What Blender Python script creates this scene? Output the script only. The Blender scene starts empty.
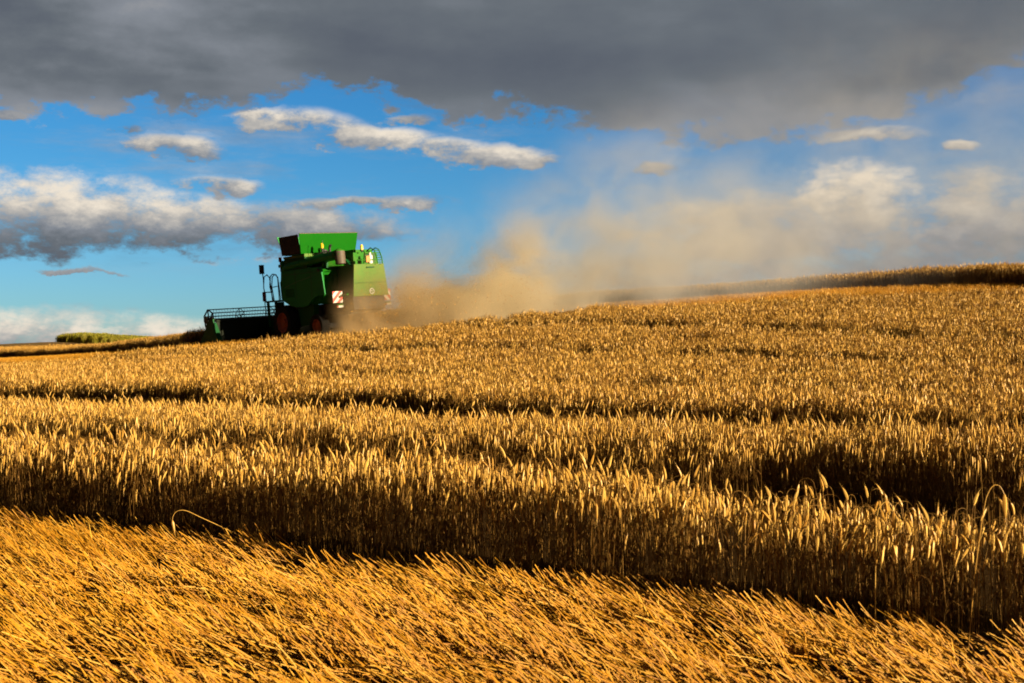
import bpy, bmesh, math, random
import numpy as np
from mathutils import Vector, Matrix

R = math.radians
rng = np.random.default_rng(11)
random.seed(5)
scene = bpy.context.scene
COL = scene.collection

# ------------------------------------------------------------------ camera, sun, sky, exposure
CAMZ, FOC = 1.6, 1422.2
cam_d = bpy.data.cameras.new('camera')
cam_d.lens = 50.0
cam_d.sensor_width = 36.0
cam_d.clip_start = 0.1
cam_d.clip_end = 6000.0
cam_d.dof.use_dof = True
cam_d.dof.focus_distance = 15.0
cam_d.dof.aperture_fstop = 4.5
cam = bpy.data.objects.new('camera', cam_d)
COL.objects.link(cam)
cam.location = (0, 0, CAMZ)
cam.rotation_euler = (R(90) + math.atan2(27.5, FOC), 0, 0)
scene.camera = cam

SUN_AZ, SUN_EL = R(123), R(13.5)           # azimuth clockwise from +Y
s_dir = Vector((math.sin(SUN_AZ) * math.cos(SUN_EL), math.cos(SUN_AZ) * math.cos(SUN_EL), math.sin(SUN_EL)))
sun_d = bpy.data.lights.new('sun', 'SUN')
sun_d.energy = 5.0
sun_d.angle = R(0.5)
sun_d.color = (1.0, 0.82, 0.54)
sun = bpy.data.objects.new('sun', sun_d)
COL.objects.link(sun)
sun.rotation_euler = s_dir.to_track_quat('Z', 'Y').to_euler()
sun.location = s_dir * 200

scene.view_settings.view_transform = 'Standard'
scene.view_settings.look = 'None'
scene.view_settings.gamma = 1
scene.view_settings.use_curve_mapping = False
scene.view_settings.exposure = 1.12
scene.cycles.use_denoising = True
scene.cycles.filter_width = 1.7
scene.cycles.max_bounces = 5
scene.cycles.diffuse_bounces = 1
scene.cycles.glossy_bounces = 2
scene.cycles.transmission_bounces = 3
scene.cycles.volume_bounces = 2
scene.cycles.volume_step_rate = 0.6
scene.cycles.use_adaptive_sampling = True
scene.cycles.adaptive_threshold = 0.015


# ---- tiny node expression builder
class E:
    def __init__(s, nt, sock): s.nt, s.o = nt, sock
    def _m(s, op, *a, clamp=False):
        n = s.nt.nodes.new('ShaderNodeMath'); n.operation = op; n.use_clamp = clamp
        for i, v in enumerate((s,) + a):
            if isinstance(v, E): s.nt.links.new(v.o, n.inputs[i])
            else: n.inputs[i].default_value = v
        return E(s.nt, n.outputs[0])
    def __add__(s, b): return s._m('ADD', b)
    def __sub__(s, b): return s._m('SUBTRACT', b)
    def __mul__(s, b): return s._m('MULTIPLY', b)
    def __truediv__(s, b): return s._m('DIVIDE', b)
    def max(s, b): return s._m('MAXIMUM', b)
    def min(s, b): return s._m('MINIMUM', b)
    def pow(s, b): return s._m('POWER', b)
    def exp(s): return s._m('EXPONENT')
    def sqrt(s): return s._m('SQRT')
    def clamp(s): return s._m('ADD', 0.0, clamp=True)
    def smooth(s, lo, hi, a=0.0, b=1.0):
        n = s.nt.nodes.new('ShaderNodeMapRange'); n.interpolation_type = 'SMOOTHSTEP'
        s.nt.links.new(s.o, n.inputs['Value'])
        n.inputs['From Min'].default_value = lo; n.inputs['From Max'].default_value = hi
        n.inputs['To Min'].default_value = a; n.inputs['To Max'].default_value = b
        return E(s.nt, n.outputs['Result'])


def noise(nt, vec, scale, detail=5, rough=0.55, dist=0.0, out='Fac'):
    n = nt.nodes.new('ShaderNodeTexNoise')
    n.inputs['Scale'].default_value = scale
    n.inputs['Detail'].default_value = detail
    n.inputs['Roughness'].default_value = rough
    n.inputs['Distortion'].default_value = dist
    if vec is not None: nt.links.new(vec, n.inputs['Vector'])
    return E(nt, n.outputs[out if out in n.outputs else 0])


def vmap(nt, vec, scale=(1, 1, 1), loc=(0, 0, 0)):
    n = nt.nodes.new('ShaderNodeMapping')
    n.inputs['Scale'].default_value = scale
    n.inputs['Location'].default_value = loc
    nt.links.new(vec, n.inputs['Vector'])
    return n.outputs[0]


def ramp(nt, fac, stops, interp='LINEAR'):
    n = nt.nodes.new('ShaderNodeValToRGB'); n.color_ramp.interpolation = interp
    e = n.color_ramp.elements
    while len(e) < len(stops): e.new(0.5)
    for k, (p, c) in enumerate(stops):
        e[k].position = p
        e[k].color = (c[0], c[1], c[2], 1) if len(c) == 3 else c
    nt.links.new(fac.o if isinstance(fac, E) else fac, n.inputs['Fac'])
    return n.outputs['Color']


def mixc(nt, fac, a, b, mode='MIX'):
    n = nt.nodes.new('ShaderNodeMix'); n.data_type = 'RGBA'; n.blend_type = mode
    for i, v in ((0, fac), (6, a), (7, b)):
        if isinstance(v, E): nt.links.new(v.o, n.inputs[i])
        elif hasattr(v, 'is_linked'): nt.links.new(v, n.inputs[i])
        elif i == 0: n.inputs[0].default_value = v
        else: n.inputs[i].default_value = (v[0], v[1], v[2], 1)
    return n.outputs[2]


def build_world():
    w = bpy.data.worlds.new('World'); scene.world = w
    w.use_nodes = True
    nt = w.node_tree; nt.nodes.clear()
    L = nt.links
    out = nt.nodes.new('ShaderNodeOutputWorld')
    sky = nt.nodes.new('ShaderNodeTexSky'); sky.sky_type = 'NISHITA'
    sky.sun_disc = False
    sky.sun_elevation = SUN_EL
    sky.sun_rotation = SUN_AZ
    sky.air_density = 1.0; sky.dust_density = 0.2; sky.ozone_density = 3.0
    hs = nt.nodes.new('ShaderNodeHueSaturation')
    hs.inputs['Saturation'].default_value = 1.25
    L.new(sky.outputs[0], hs.inputs['Color'])
    bg1 = nt.nodes.new('ShaderNodeBackground'); bg1.inputs[1].default_value = 0.05
    tc = nt.nodes.new('ShaderNodeTexCoord')
    dvec = tc.outputs['Generated']
    sep = nt.nodes.new('ShaderNodeSeparateXYZ'); L.new(dvec, sep.inputs[0])
    x, y, z = (E(nt, sep.outputs[i]) for i in range(3))
    az = x._m('ARCTAN2', y)
    el = z / (x * x + y * y).sqrt().max(0.02)
    low = mixc(nt, el.smooth(0.0, 0.17), (0.52, 0.82, 1.24), (0.41, 0.83, 1.12))
    L.new(mixc(nt, 1.0, hs.outputs[0], low, 'MULTIPLY'), bg1.inputs[0])
    st = vmap(nt, dvec, (1, 1, 1.9))
    w1 = noise(nt, st, 9, 5, 0.55); w2 = noise(nt, vmap(nt, st, (1, 1, 1), (7.3, 2.1, 4.4)), 9, 5, 0.55)
    f1 = noise(nt, st, 30, 8, 0.66)
    s2 = vmap(nt, st, (1, 1, 1), (0.016, -0.006, 0.012))
    f2 = noise(nt, s2, 30, 8, 0.66)
    big = noise(nt, vmap(nt, dvec, (1, 1, 3.2)), 4.2, 4, 0.5)
    a = az + (w1 - 0.5) * 0.06 + (f1 - 0.5) * 0.03
    e = el + (w2 - 0.5) * 0.022 + (f1 - 0.5) * 0.022

    def A(px): return math.atan((px - 512) / FOC)
    def V(py): return (369 - py) / FOC
    # px centre, py centre, rx, ry up, ry down, tone bottom, tone top
    blobs = [
        (290, 127, 75, 17, 13, .55, 1.00), (390, 140, 62, 14, 12, .60, .98), (495, 155, 72, 13, 12, .55, .92),
        (168, 151, 60, 15, 12, .50, .86), (215, 188, 48, 10, 10, .5, .86), (370, 203, 95, 7, 6, .5, .74),
        (60, 228, 150, 52, 44, .10, .97), (170, 230, 95, 42, 30, .18, .92), (300, 226, 120, 26, 26, .25, .74),
        (-60, 232, 150, 46, 40, .10, .95), (75, 279, 44, 4, 3, .5, .58),
        (20, 348, 150, 40, 40, .22, .97), (140, 348, 120, 35, 30, .45, 1.0), (-130, 340, 130, 30, 40, .2, .9),
        (868, 208, 92, 47, 60, .45, .95), (985, 232, 90, 62, 70, .30, .70), (760, 232, 110, 46, 60, .38, .70), (1120, 230, 110, 60, 70, .30, .8),
        (865, 141, 62, 11, 9, .55, .85), (963, 153, 24, 9, 8, .6, .85), (655, 169, 24, 9, 8, .45, .6),
        (345, 136, 50, 15, 13, .55, .95), (445, 149, 55, 13, 12, .55, .95), (545, 160, 30, 8, 8, .5, .8), (255, 120, 30, 9, 9, .5, .9), (190, 157, 35, 9, 8, .4, .6), (120, 140, 18, 5, 5, .4, .6), (15, 126, 22, 6, 6, .5, .6), (412, 120, 30, 7, 6, .5, .6),
        (880, 285, 360, 40, 60, .34, .44),
    ]
    D = None; TS = None; WS = None
    for (px, py, rx, ru, rd, tb, tt) in blobs:
        dx = (a - A(px)) * (FOC / rx)
        de = (e - V(py))
        dy = de.max(0.0) * (FOC / ru) + (de * -1.0).max(0.0) * (FOC / rd)
        d = E(nt, dx.o) * dx + dy * dy
        d = d * -1.0 + 1.0
        wgt = (d + 0.25).max(0.0)
        wgt = wgt * wgt
        tone = (de * FOC).smooth(-rd * 0.75, ru * 0.62, tb, tt)
        D = d if D is None else D.max(d)
        TS = wgt * tone if TS is None else TS + wgt * tone
        WS = wgt if WS is None else WS + wgt
    # the great grey deck overhead: lower edge as a curve over azimuth
    cv = nt.nodes.new('ShaderNodeFloatCurve')
    c = cv.mapping.curves[0]
    edge = [(-400, 150), (0, 126), (150, 128), (260, 112), (330, 98), (420, 112), (520, 124), (600, 131), (740, 141), (850, 138), (930, 120), (975, 102), (1024, 90), (1400, 70)]
    def cx(px): return (A(px) + 1.0) / 2.0
    def cy(py): return V(py) / 0.4
    pts = [(0.0, cy(130))] + [(cx(p), cy(q)) for p, q in edge] + [(1.0, cy(120))]
    while len(c.points) < len(pts): c.points.new(0.5, 0.5)
    for k, (u, v) in enumerate(pts): c.points[k].location = (u, v); c.points[k].handle_type = 'AUTO'
    cv.mapping.update()
    L.new(((a + 1.0) / 2.0).clamp().o, cv.inputs['Value'])
    deck = (e - E(nt, cv.outputs[0]) * 0.4) * (FOC / 17.0) + (w1 - 0.5) * 1.6 + (f1 - 0.5) * 1.2
    # unseen dark deck added outside the view to cut fill light, sun's side open
    away = (az * -1.0).smooth(0.55, 0.9) + az.smooth(2.35, 2.6) + az.smooth(0.6, 0.9) * az.smooth(1.65, 1.9, 1.0, 0.0)
    deck = deck + away.min(1.0) * 30.0
    gloom = (away.min(1.0) + el.smooth(0.34, 0.7)).min(1.0)  # darkens the added deck and the sky above the frame, lowering the fill
    deckd = deck.min(3.0)
    # tone inside the deck: dark slate, paler billows to the left and at the rim
    leftness = az.smooth(-0.40, 0.02, 1.0, 0.0)
    billow = noise(nt, vmap(nt, dvec, (1, 1, 3.6), (1.3, 0.2, 0.7)), 4.5, 4, 0.5)
    dt = (billow - 0.47) * (leftness * 2.2 + 1.1) + (w2 - 0.5) * 0.5 + 0.24 + (f1 - 0.5) * leftness * 0.5 + leftness * 0.05
    rim = deck.smooth(0.0, 2.6, 0.24, 0.0)
    dt = (dt + rim * 0.8).smooth(-0.1, 0.95, 0.115, 0.56)
    wd = deck.smooth(-0.2, 0.5) * 3.0
    D = D.max(deckd)
    TS = TS + wd * dt; WS = WS + wd
    tone = (TS + 0.0195) / (WS + 0.03)
    mask = (D + (f1 - 0.5) * 3.5 + (w2 - 0.5) * 0.9 + (big - 0.5) * 0.35).smooth(-0.12, 0.95)
    veil = noise(nt, vmap(nt, dvec, (1, 1, 5.0), (2.2, .4, .9)), 5.5, 9, 0.66).smooth(0.47, 0.74) * el.smooth(0.05, 0.10) * 0.50
    mask = mask.max(veil)
    tone = tone + (f1 - f2) * 0.55 * (deck.smooth(-0.2, 0.6, 1.0, 0.15)) + (w1 - 0.5) * 0.15
    tone = tone.max(0.10).min(1.0) * (gloom * -1.0 + 1.0)
    col = ramp(nt, tone, [(0.0, (.020, .023, .030)), (.10, (.088, .103, .130)), (.25, (.120, .138, .160)), (.5, (.205, .224, .255)),
                                  (.75, (.40, .385, .365)), (1.0, (.74, .66, .55))])
    bg2 = nt.nodes.new('ShaderNodeBackground'); bg2.inputs[1].default_value = 0.54
    L.new(col, bg2.inputs[0])
    mx = nt.nodes.new('ShaderNodeMixShader')
    L.new(mask.o, mx.inputs[0]); L.new(bg1.outputs[0], mx.inputs[1]); L.new(bg2.outputs[0], mx.inputs[2])
    L.new(mx.outputs[0], out.inputs[0])


build_world()


# ------------------------------------------------------------------ helpers
def tag(o, label=None, cat=None, group=None, kind=None):
    if label: o['label'] = label
    if cat: o['category'] = cat
    if group: o['group'] = group
    if kind: o['kind'] = kind
    return o


def new_mat(name):
    m = bpy.data.materials.new(name); m.use_nodes = True
    nt = m.node_tree
    return m, nt, nt.nodes['Principled BSDF'], nt.nodes['Material Output']


def paint(name, col, rough=0.5, dust=0.35, dustcol=(.30, .22, .11), metal=0.0, spec=0.5, scale=2.2, coat=0.0):
    m, nt, b, o = new_mat(name)
    tc = nt.nodes.new('ShaderNodeTexCoord')
    n1 = noise(nt, tc.outputs['Object'], scale, 6, 0.65)
    n2 = noise(nt, tc.outputs['Object'], scale * 7, 5, 0.6)
    base = mixc(nt, n2.smooth(.35, .75, 0, .35), col, tuple(c * .72 for c in col))
    f = (n1.smooth(.38, .72) * n2.smooth(.25, .7, .4, 1)) * dust
    c = mixc(nt, f, base, dustcol)
    nt.links.new(c, b.inputs['Base Color'])
    nt.links.new((f * .5 + rough).clamp().o, b.inputs['Roughness'])
    b.inputs['Metallic'].default_value = metal
    b.inputs['Specular IOR Level'].default_value = spec
    b.inputs['Coat Weight'].default_value = coat
    return m


def straw_mat(name, stops, transl=0.25, spread=0.35, gloss=.45, spec=.3):
    """stops: colours picked per straw; a slow drift over the field on top"""
    m, nt, b, o = new_mat(name)
    nt.nodes.remove(b)
    g = nt.nodes.new('ShaderNodeNewGeometry')
    oi = nt.nodes.new('ShaderNodeObjectInfo')
    r = E(nt, g.outputs['Random Per Island'])
    r2 = E(nt, oi.outputs['Random'])
    pick = (r * .7 + r2 * .3)
    c = ramp(nt, pick, [(k / (len(stops) - 1), s) for k, s in enumerate(stops)])
    big = noise(nt, g.outputs['Position'], 0.22, 3, .6)
    sm = noise(nt, g.outputs['Position'], 1.7, 2, .5)
    c = mixc(nt, big.smooth(.35, .65, 0, spread), c, (.62, .50, .42), 'MULTIPLY')
    c = mixc(nt, sm.smooth(.5, .7, 0, spread * .8), c, (.80, .68, .55), 'MULTIPLY')
    d = nt.nodes.new('ShaderNodeBsdfPrincipled')
    d.inputs['Roughness'].default_value = gloss
    d.inputs['Specular IOR Level'].default_value = spec
    t = nt.nodes.new('ShaderNodeBsdfTranslucent')
    nt.links.new(c, d.inputs['Base Color']); nt.links.new(c, t.inputs['Color'])
    mx = nt.nodes.new('ShaderNodeMixShader'); mx.inputs[0].default_value = transl
    nt.links.new(d.outputs[0], mx.inputs[1]); nt.links.new(t.outputs[0], mx.inputs[2])
    nt.links.new(mx.outputs[0], o.inputs[0])
    return m


# ------------------------------------------------------------------ terrain
def pp(px, py, Y, h=0.0):
    return ((px - 512) / FOC * Y, Y, CAMZ + Y * (369 - py) / FOC - h)

ctrl = []
for Y in (-40, -15, 0, 8, 16):
    for X in (-45, -22, -8, 0, 8, 22, 45): ctrl.append((X, Y, 0.0))
ctrl += [pp(0, 362, 66, .9), pp(100, 354, 65, .9), pp(200, 345, 64, .9), pp(290, 338, 64, .9), pp(352, 332, 63, .9), pp(400, 327.5, 63, .9),
         pp(500, 316.5, 62.5, .9), pp(570, 310, 62, .9), pp(800, 297, 62, .9), pp(1024, 288.5, 62, .9)]
ctrl += [pp(30, 390, 35, .88), pp(512, 404, 25, .9), pp(1024, 352, 40, .9)]
ctrl += [(-11.74, 74.7, 3.10), (-9.76, 76.4, 3.30), (-9.74, 72.3, 3.13), (-7.76, 74.0, 3.33), (-15.5, 75.5, 2.92), (-9.9, 79.7, 3.42)]
ctrl += [pp(1030, 287, 68), pp(800, 294, 84), pp(570, 307, 107), pp(450, 317, 112)]
ctrl += [pp(200, 350, 82), pp(150, 352.5, 105), pp(100, 355, 128), pp(45, 358, 150), (-75, 165, 2.6), (-120, 180, 2.4)]
ctrl += [(-47, 205, 4.7), (-58, 205, 5.35), (-66, 205, 5.5), (-76, 215, 4.9), (-95, 225, 4.0), (-30, 200, 4.2), (-57, 240, 5.2), (-80, 250, 4.6), (-25, 260, 4.6)]
ctrl += [(38, 80, 6.1), (26, 95, 6.4), (45, 120, 7.0), (60, 160, 7.6), (90, 60, 6.8), (100, 200, 8.6), (10, 150, 7.0), (-8, 150, 6.0), (20, 220, 8.0), (60, 30, 3.2), (-60, 70, 0.4), (-60, 110, 1.5), (60, 350, 8.5), (-60, 400, 5.0), (-180, 250, 3), (-160, 60, 0), (160, 100, 8), (160, 0, 2), (-160, -40, 0), (160, -40, 0), (0, -120, 0)]
ctrl = np.array(ctrl, float)


def _phi(r2): return 0.5 * r2 * np.log(r2 + 1e-9)

def _fit(c, lam):
    n = len(c); P = np.c_[np.ones(n), c[:, :2]]
    d = c[:, None, :2] - c[None, :, :2]
    K = _phi((d ** 2).sum(-1) / 400.0) + lam * np.eye(n)
    M = np.zeros((n + 3, n + 3)); M[:n, :n] = K; M[:n, n:] = P; M[n:, :n] = P.T
    return np.linalg.solve(M, np.r_[c[:, 2], 0, 0, 0])

_W = _fit(ctrl, 0.02)

def ground(X, Y):
    X = np.atleast_1d(np.asarray(X, float)).ravel(); Y = np.atleast_1d(np.asarray(Y, float)).ravel()
    out = np.empty(len(X))
    for i in range(0, len(X), 20000):
        x, y = X[i:i + 20000], Y[i:i + 20000]
        d2 = ((x[:, None] - ctrl[None, :, 0]) ** 2 + (y[:, None] - ctrl[None, :, 1]) ** 2) / 400.0
        z = _phi(d2) @ _W[:-3] + _W[-3] + _W[-2] * x + _W[-1] * y
        r = np.hypot(x - 0, y - 80)
        t = np.clip((r - 190) / 230, 0, 1); t = t * t * (3 - 2 * t)
        out[i:i + 20000] = z * (1 - t) + 2.0 * t
    return out


def vnoise(X, Y, scale, seed=0):
    """smooth value noise 0..1"""
    g = np.random.default_rng(1000 + seed).random((256, 256))
    u, v = np.asarray(X) * scale + 50.3, np.asarray(Y) * scale + 71.7
    i, j = np.floor(u).astype(int), np.floor(v).astype(int)
    fu, fv = u - i, v - j
    fu = fu * fu * (3 - 2 * fu); fv = fv * fv * (3 - 2 * fv)
    G = lambda a, b: g[a % 256, b % 256]
    return (G(i, j) * (1 - fu) + G(i + 1, j) * fu) * (1 - fv) + (G(i, j + 1) * (1 - fu) + G(i + 1, j + 1) * fu) * fv


def build_ground():
    def axis(lo, hi, fine, coarse_lo, coarse_hi, n):
        mid = np.arange(lo, hi + 1e-6, fine)
        t = np.linspace(0, 1, n)[1:] ** 2.2
        return np.r_[(lo + (coarse_lo - lo) * t)[::-1], mid, hi + (coarse_hi - hi) * t]
    xs = axis(-90, 70, 1.25, -2500, 2500, 26)
    ys = axis(-10, 260, 1.25, -2500, 3500, 26)
    gx, gy = np.meshgrid(xs, ys)
    gz = ground(gx, gy) + ((vnoise(gx, gy, .6, 3).ravel() - .5) * .05)
    nx, ny = len(xs), len(ys)
    V = np.c_[gx.ravel(), gy.ravel(), gz]
    idx = np.arange(nx * ny).reshape(ny, nx)
    F = np.stack([idx[:-1, :-1], idx[:-1, 1:], idx[1:, 1:], idx[1:, :-1]], -1).reshape(-1, 4)
    me = bpy.data.meshes.new('ground')
    me.vertices.add(len(V)); me.vertices.foreach_set('co', V.ravel())
    me.loops.add(F.size); me.loops.foreach_set('vertex_index', F.ravel().astype(np.int32))
    me.polygons.add(len(F)); me.polygons.foreach_set('loop_start', np.arange(0, F.size, 4, dtype=np.int32))
    me.polygons.foreach_set('use_smooth', np.ones(len(F), bool))
    me.update()
    o = bpy.data.objects.new('ground', me); COL.objects.link(o)
    m, nt, b, out = new_mat('field_soil')
    g = nt.nodes.new('ShaderNodeNewGeometry')
    n1 = noise(nt, g.outputs['Position'], .5, 5, .6)
    n2 = noise(nt, g.outputs['Position'], 14, 6, .7)
    n3 = noise(nt, vmap(nt, g.outputs['Position'], (1.0, 1.0, 1)), 45, 3, .6)
    c = mixc(nt, n1.smooth(.35, .65), (.030, .016, .006), (.052, .028, .010))
    c = mixc(nt, n2.smooth(.52, .70, 0, .6), c, (.11, .060, .018))
    c = mixc(nt, n3.smooth(.57, .72, 0, .4), c, (.17, .095, .028))
    # far plough land and the old stubble round it
    sp = nt.nodes.new('ShaderNodeSeparateXYZ'); nt.links.new(g.outputs['Position'], sp.inputs[0])
    far = E(nt, sp.outputs[1]).smooth(150, 185)
    furrow = noise(nt, vmap(nt, g.outputs['Position'], (.25, 1.6, .2)), 1.0, 4, .6)
    pl = mixc(nt, furrow.smooth(.4, .62), (.14, .078, .036), (.30, .19, .075))
    pl = mixc(nt, n1.smooth(.52, .66, 0, .55), pl, (.16, .17, .045))
    c = mixc(nt, far, c, pl)
    nt.links.new(c, b.inputs['Base Color'])
    b.inputs['Roughness'].default_value = .95
    b.inputs['Specular IOR Level'].default_value = .0
    bp = nt.nodes.new('ShaderNodeBump'); bp.inputs['Strength'].default_value = .7; bp.inputs['Distance'].default_value = .04
    nt.links.new(n2.o, bp.inputs['Height']); nt.links.new(bp.outputs[0], b.inputs['Normal'])
    me.materials.append(m)
    tag(o, 'brown soil of the sloping harvest field under the crop and stubble', 'ground', kind='structure')
    return o


build_ground()


# ------------------------------------------------------------------ straw geometry
class SB:
    """collects verts / faces / material index"""
    def __init__(s): s.v = []; s.f = []; s.m = []
    def tube(s, path, rad, sides, mat, cap=True):
        path = [Vector(p) for p in path]; base = len(s.v)
        n = len(path)
        ref = Vector((0.31, 0.87, 0.38))
        for k in range(n):
            t = (path[min(k + 1, n - 1)] - path[max(k - 1, 0)])
            if t.length < 1e-9: t = Vector((0, 0, 1))
            t.normalize()
            a = t.cross(ref)
            if a.length < .1: a = t.cross(Vector((1, 0, 0)))
            a.normalize(); b = t.cross(a)
            r = rad[k] if hasattr(rad, '__len__') else rad
            for q in range(sides):
                an = 2 * math.pi * q / sides
                s.v.append(path[k] + (a * math.cos(an) + b * math.sin(an)) * r)
        for k in range(n - 1):
            for q in range(sides):
                q2 = (q + 1) % sides
                s.f.append((base + k * sides + q, base + k * sides + q2, base + (k + 1) * sides + q2, base + (k + 1) * sides + q)); s.m.append(mat)
        if cap:
            s.f.append(tuple(base + (n - 1) * sides + q for q in range(sides))); s.m.append(mat)
    def ribbon(s, path, wid, side, mat):
        base = len(s.v); path = [Vector(p) for p in path]; side = Vector(side).normalized()
        for k, p in enumerate(path):
            w = wid[k] if hasattr(wid, '__len__') else wid
            s.v.append(p - side * w * .5); s.v.append(p + side * w * .5)
        for k in range(len(path) - 1):
            s.f.append((base + 2 * k, base + 2 * k + 1, base + 2 * k + 3, base + 2 * k + 2)); s.m.append(mat)
    def tri(s, a, b, c, mat):
        base = len(s.v); s.v += [Vector(a), Vector(b), Vector(c)]; s.f.append((base, base + 1, base + 2)); s.m.append(mat)
    def mesh(s, name, mats):
        me = bpy.data.meshes.new(name)
        me.from_pydata([tuple(v) for v in s.v], [], s.f)
        for m in mats: me.materials.append(m)
        me.polygons.foreach_set('material_index', np.array(s.m, np.int32))
        me.update()
        return me


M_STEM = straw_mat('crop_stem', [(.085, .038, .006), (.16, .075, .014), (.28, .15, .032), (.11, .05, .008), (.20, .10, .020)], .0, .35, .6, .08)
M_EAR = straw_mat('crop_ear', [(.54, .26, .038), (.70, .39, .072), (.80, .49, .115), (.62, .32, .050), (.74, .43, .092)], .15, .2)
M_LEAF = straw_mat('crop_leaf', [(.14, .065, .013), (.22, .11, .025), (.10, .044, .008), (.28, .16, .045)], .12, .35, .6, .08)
M_CROP = [M_STEM, M_EAR, M_LEAF]
M_STUB = straw_mat('stubble_straw', [(.24, .085, .004), (.64, .285, .011), (.76, .37, .020), (.40, .155, .006), (.82, .47, .06), (.56, .24, .008), (.70, .325, .013)], .18, .34, .6)
M_GREENW = straw_mat('green_weed', [(.10, .17, .02), (.20, .26, .03), (.30, .30, .05)], .3)


def stalk(sb, x, y, H, az, nod, earlen, lean=(0, 0), hi=True, rnd=random, wid=1.0):
    """one cereal stalk: stem, a neck that bends over and a whiskered ear"""
    d = Vector((math.cos(az), math.sin(az), 0))
    up = Vector((0, 0, 1))
    base = Vector((x, y, 0))
    lx, ly = lean
    neck = H - rnd.uniform(.05, .10)
    path = [base]
    nseg = 3 if hi else 1
    for k in range(1, nseg + 1):
        t = k / nseg
        path.append(base + Vector((lx * t * t, ly * t * t, neck * t)))
    # the bend
    p = path[-1].copy(); ang = .12
    steps = 5 if hi else 3
    rr = rnd.uniform(.025, .06)
    tot = nod
    for k in range(steps):
        ang2 = tot * (k + 1) / steps
        tdir = up * math.cos(ang2) + d * math.sin(ang2)
        p = p + tdir * (rr * tot / steps + .006)
        path.append(p.copy())
    r0 = (.0024 if hi else .0038) * wid
    rad = [r0] * len(path)
    for k in range(len(path)): rad[k] = r0 * (1 - .35 * k / len(path))
    sb.tube(path, rad, 3, 0, cap=False)
    # the ear continues along the end direction, drooping a little further
    ang = tot; pts = [p.copy()]
    er = (6 if hi else 3)
    for k in range(er):
        ang = min(ang + .05, 3.05)
        tdir = up * math.cos(ang) + d * math.sin(ang)
        p = p + tdir * earlen / er
        pts.append(p.copy())
    w = rnd.uniform(.0080, .0115) * wid * (1 if hi else 1.25)
    prof = [.35, .9, 1, .95, .85, .65, .25] if hi else [.5, 1.1, .9, .3]
    sb.tube(pts, [w * q for q in prof], 5 if hi else 3, 1)
    side = tdir.cross(Vector((rnd.random() - .5, rnd.random() - .5, .2))).normalized()
    other = tdir.cross(side)
    if hi:
        for k in range(12):
            q = pts[1 + (k % 5)]; an = k * 2.4
            o = (side * math.cos(an) + other * math.sin(an))
            tip = q + tdir * rnd.uniform(.06, .10) + o * rnd.uniform(.004, .014)
            b2 = o.cross(tdir).normalized() * .0011
            sb.tri(q + b2, q - b2, tip, 1)
    else:
        for k in range(3):
            q = pts[1 + k % 2]; an = k * 2.1 + rnd.random()
            o = (side * math.cos(an) + other * math.sin(an))
            tip = q + tdir * rnd.uniform(.09, .13) + o * .016
            b2 = o.cross(tdir).normalized() * .0035
            sb.tri(q + b2, q - b2, tip, 1)
    # dry leaves
    for k in range(2 if hi else (1 if rnd.random() < .6 else 0)):
        h = rnd.uniform(.15, .72) * H; la = rnd.uniform(0, 6.28)
        ld = Vector((math.cos(la), math.sin(la), 0))
        b = base + Vector((lx * (h / H) ** 2, ly * (h / H) ** 2, h))
        ln = rnd.uniform(.10, .22)
        lp = [b, b + ld * ln * .25 + up * ln * .35, b + ld * ln * .5 + up * ln * .2, b + ld * ln * .7 - up * ln * .3]
        if not hi: lp = lp[::2] + [lp[-1]]
        sb.ribbon(lp, [.007, .009, .007, .002] if hi else [.010, .012, .003], ld.cross(up) + up * rnd.uniform(-.5, .5), 2)


def make_clump(name, n, foot, hi, seed):
    rnd = random.Random(seed)
    sb = SB()
    for k in range(n):
        H = rnd.gauss(.90, .06)
        if rnd.random() < .12: H *= rnd.uniform(.75, .92)
        q = rnd.random()
        nod = rnd.uniform(2.65, 3.05) if q < .80 else (rnd.uniform(.02, .22) if q < .91 else rnd.uniform(2.1, 2.7))
        az = rnd.gauss(math.pi * .9, 1.5)
        stalk(sb, rnd.uniform(-foot, foot), rnd.uniform(-foot, foot), H, az, nod, rnd.uniform(.095, .145) if hi else rnd.uniform(.085, .125),
              (rnd.gauss(-.02, .03), rnd.gauss(0, .03)), hi, rnd)
    me = sb.mesh(name, M_CROP)
    return bpy.data.objects.new(name, me)


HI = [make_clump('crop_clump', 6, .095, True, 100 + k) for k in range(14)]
MID = [make_clump('crop_clump_small', 13, .15, False, 200 + k) for k in range(8)]


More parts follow.
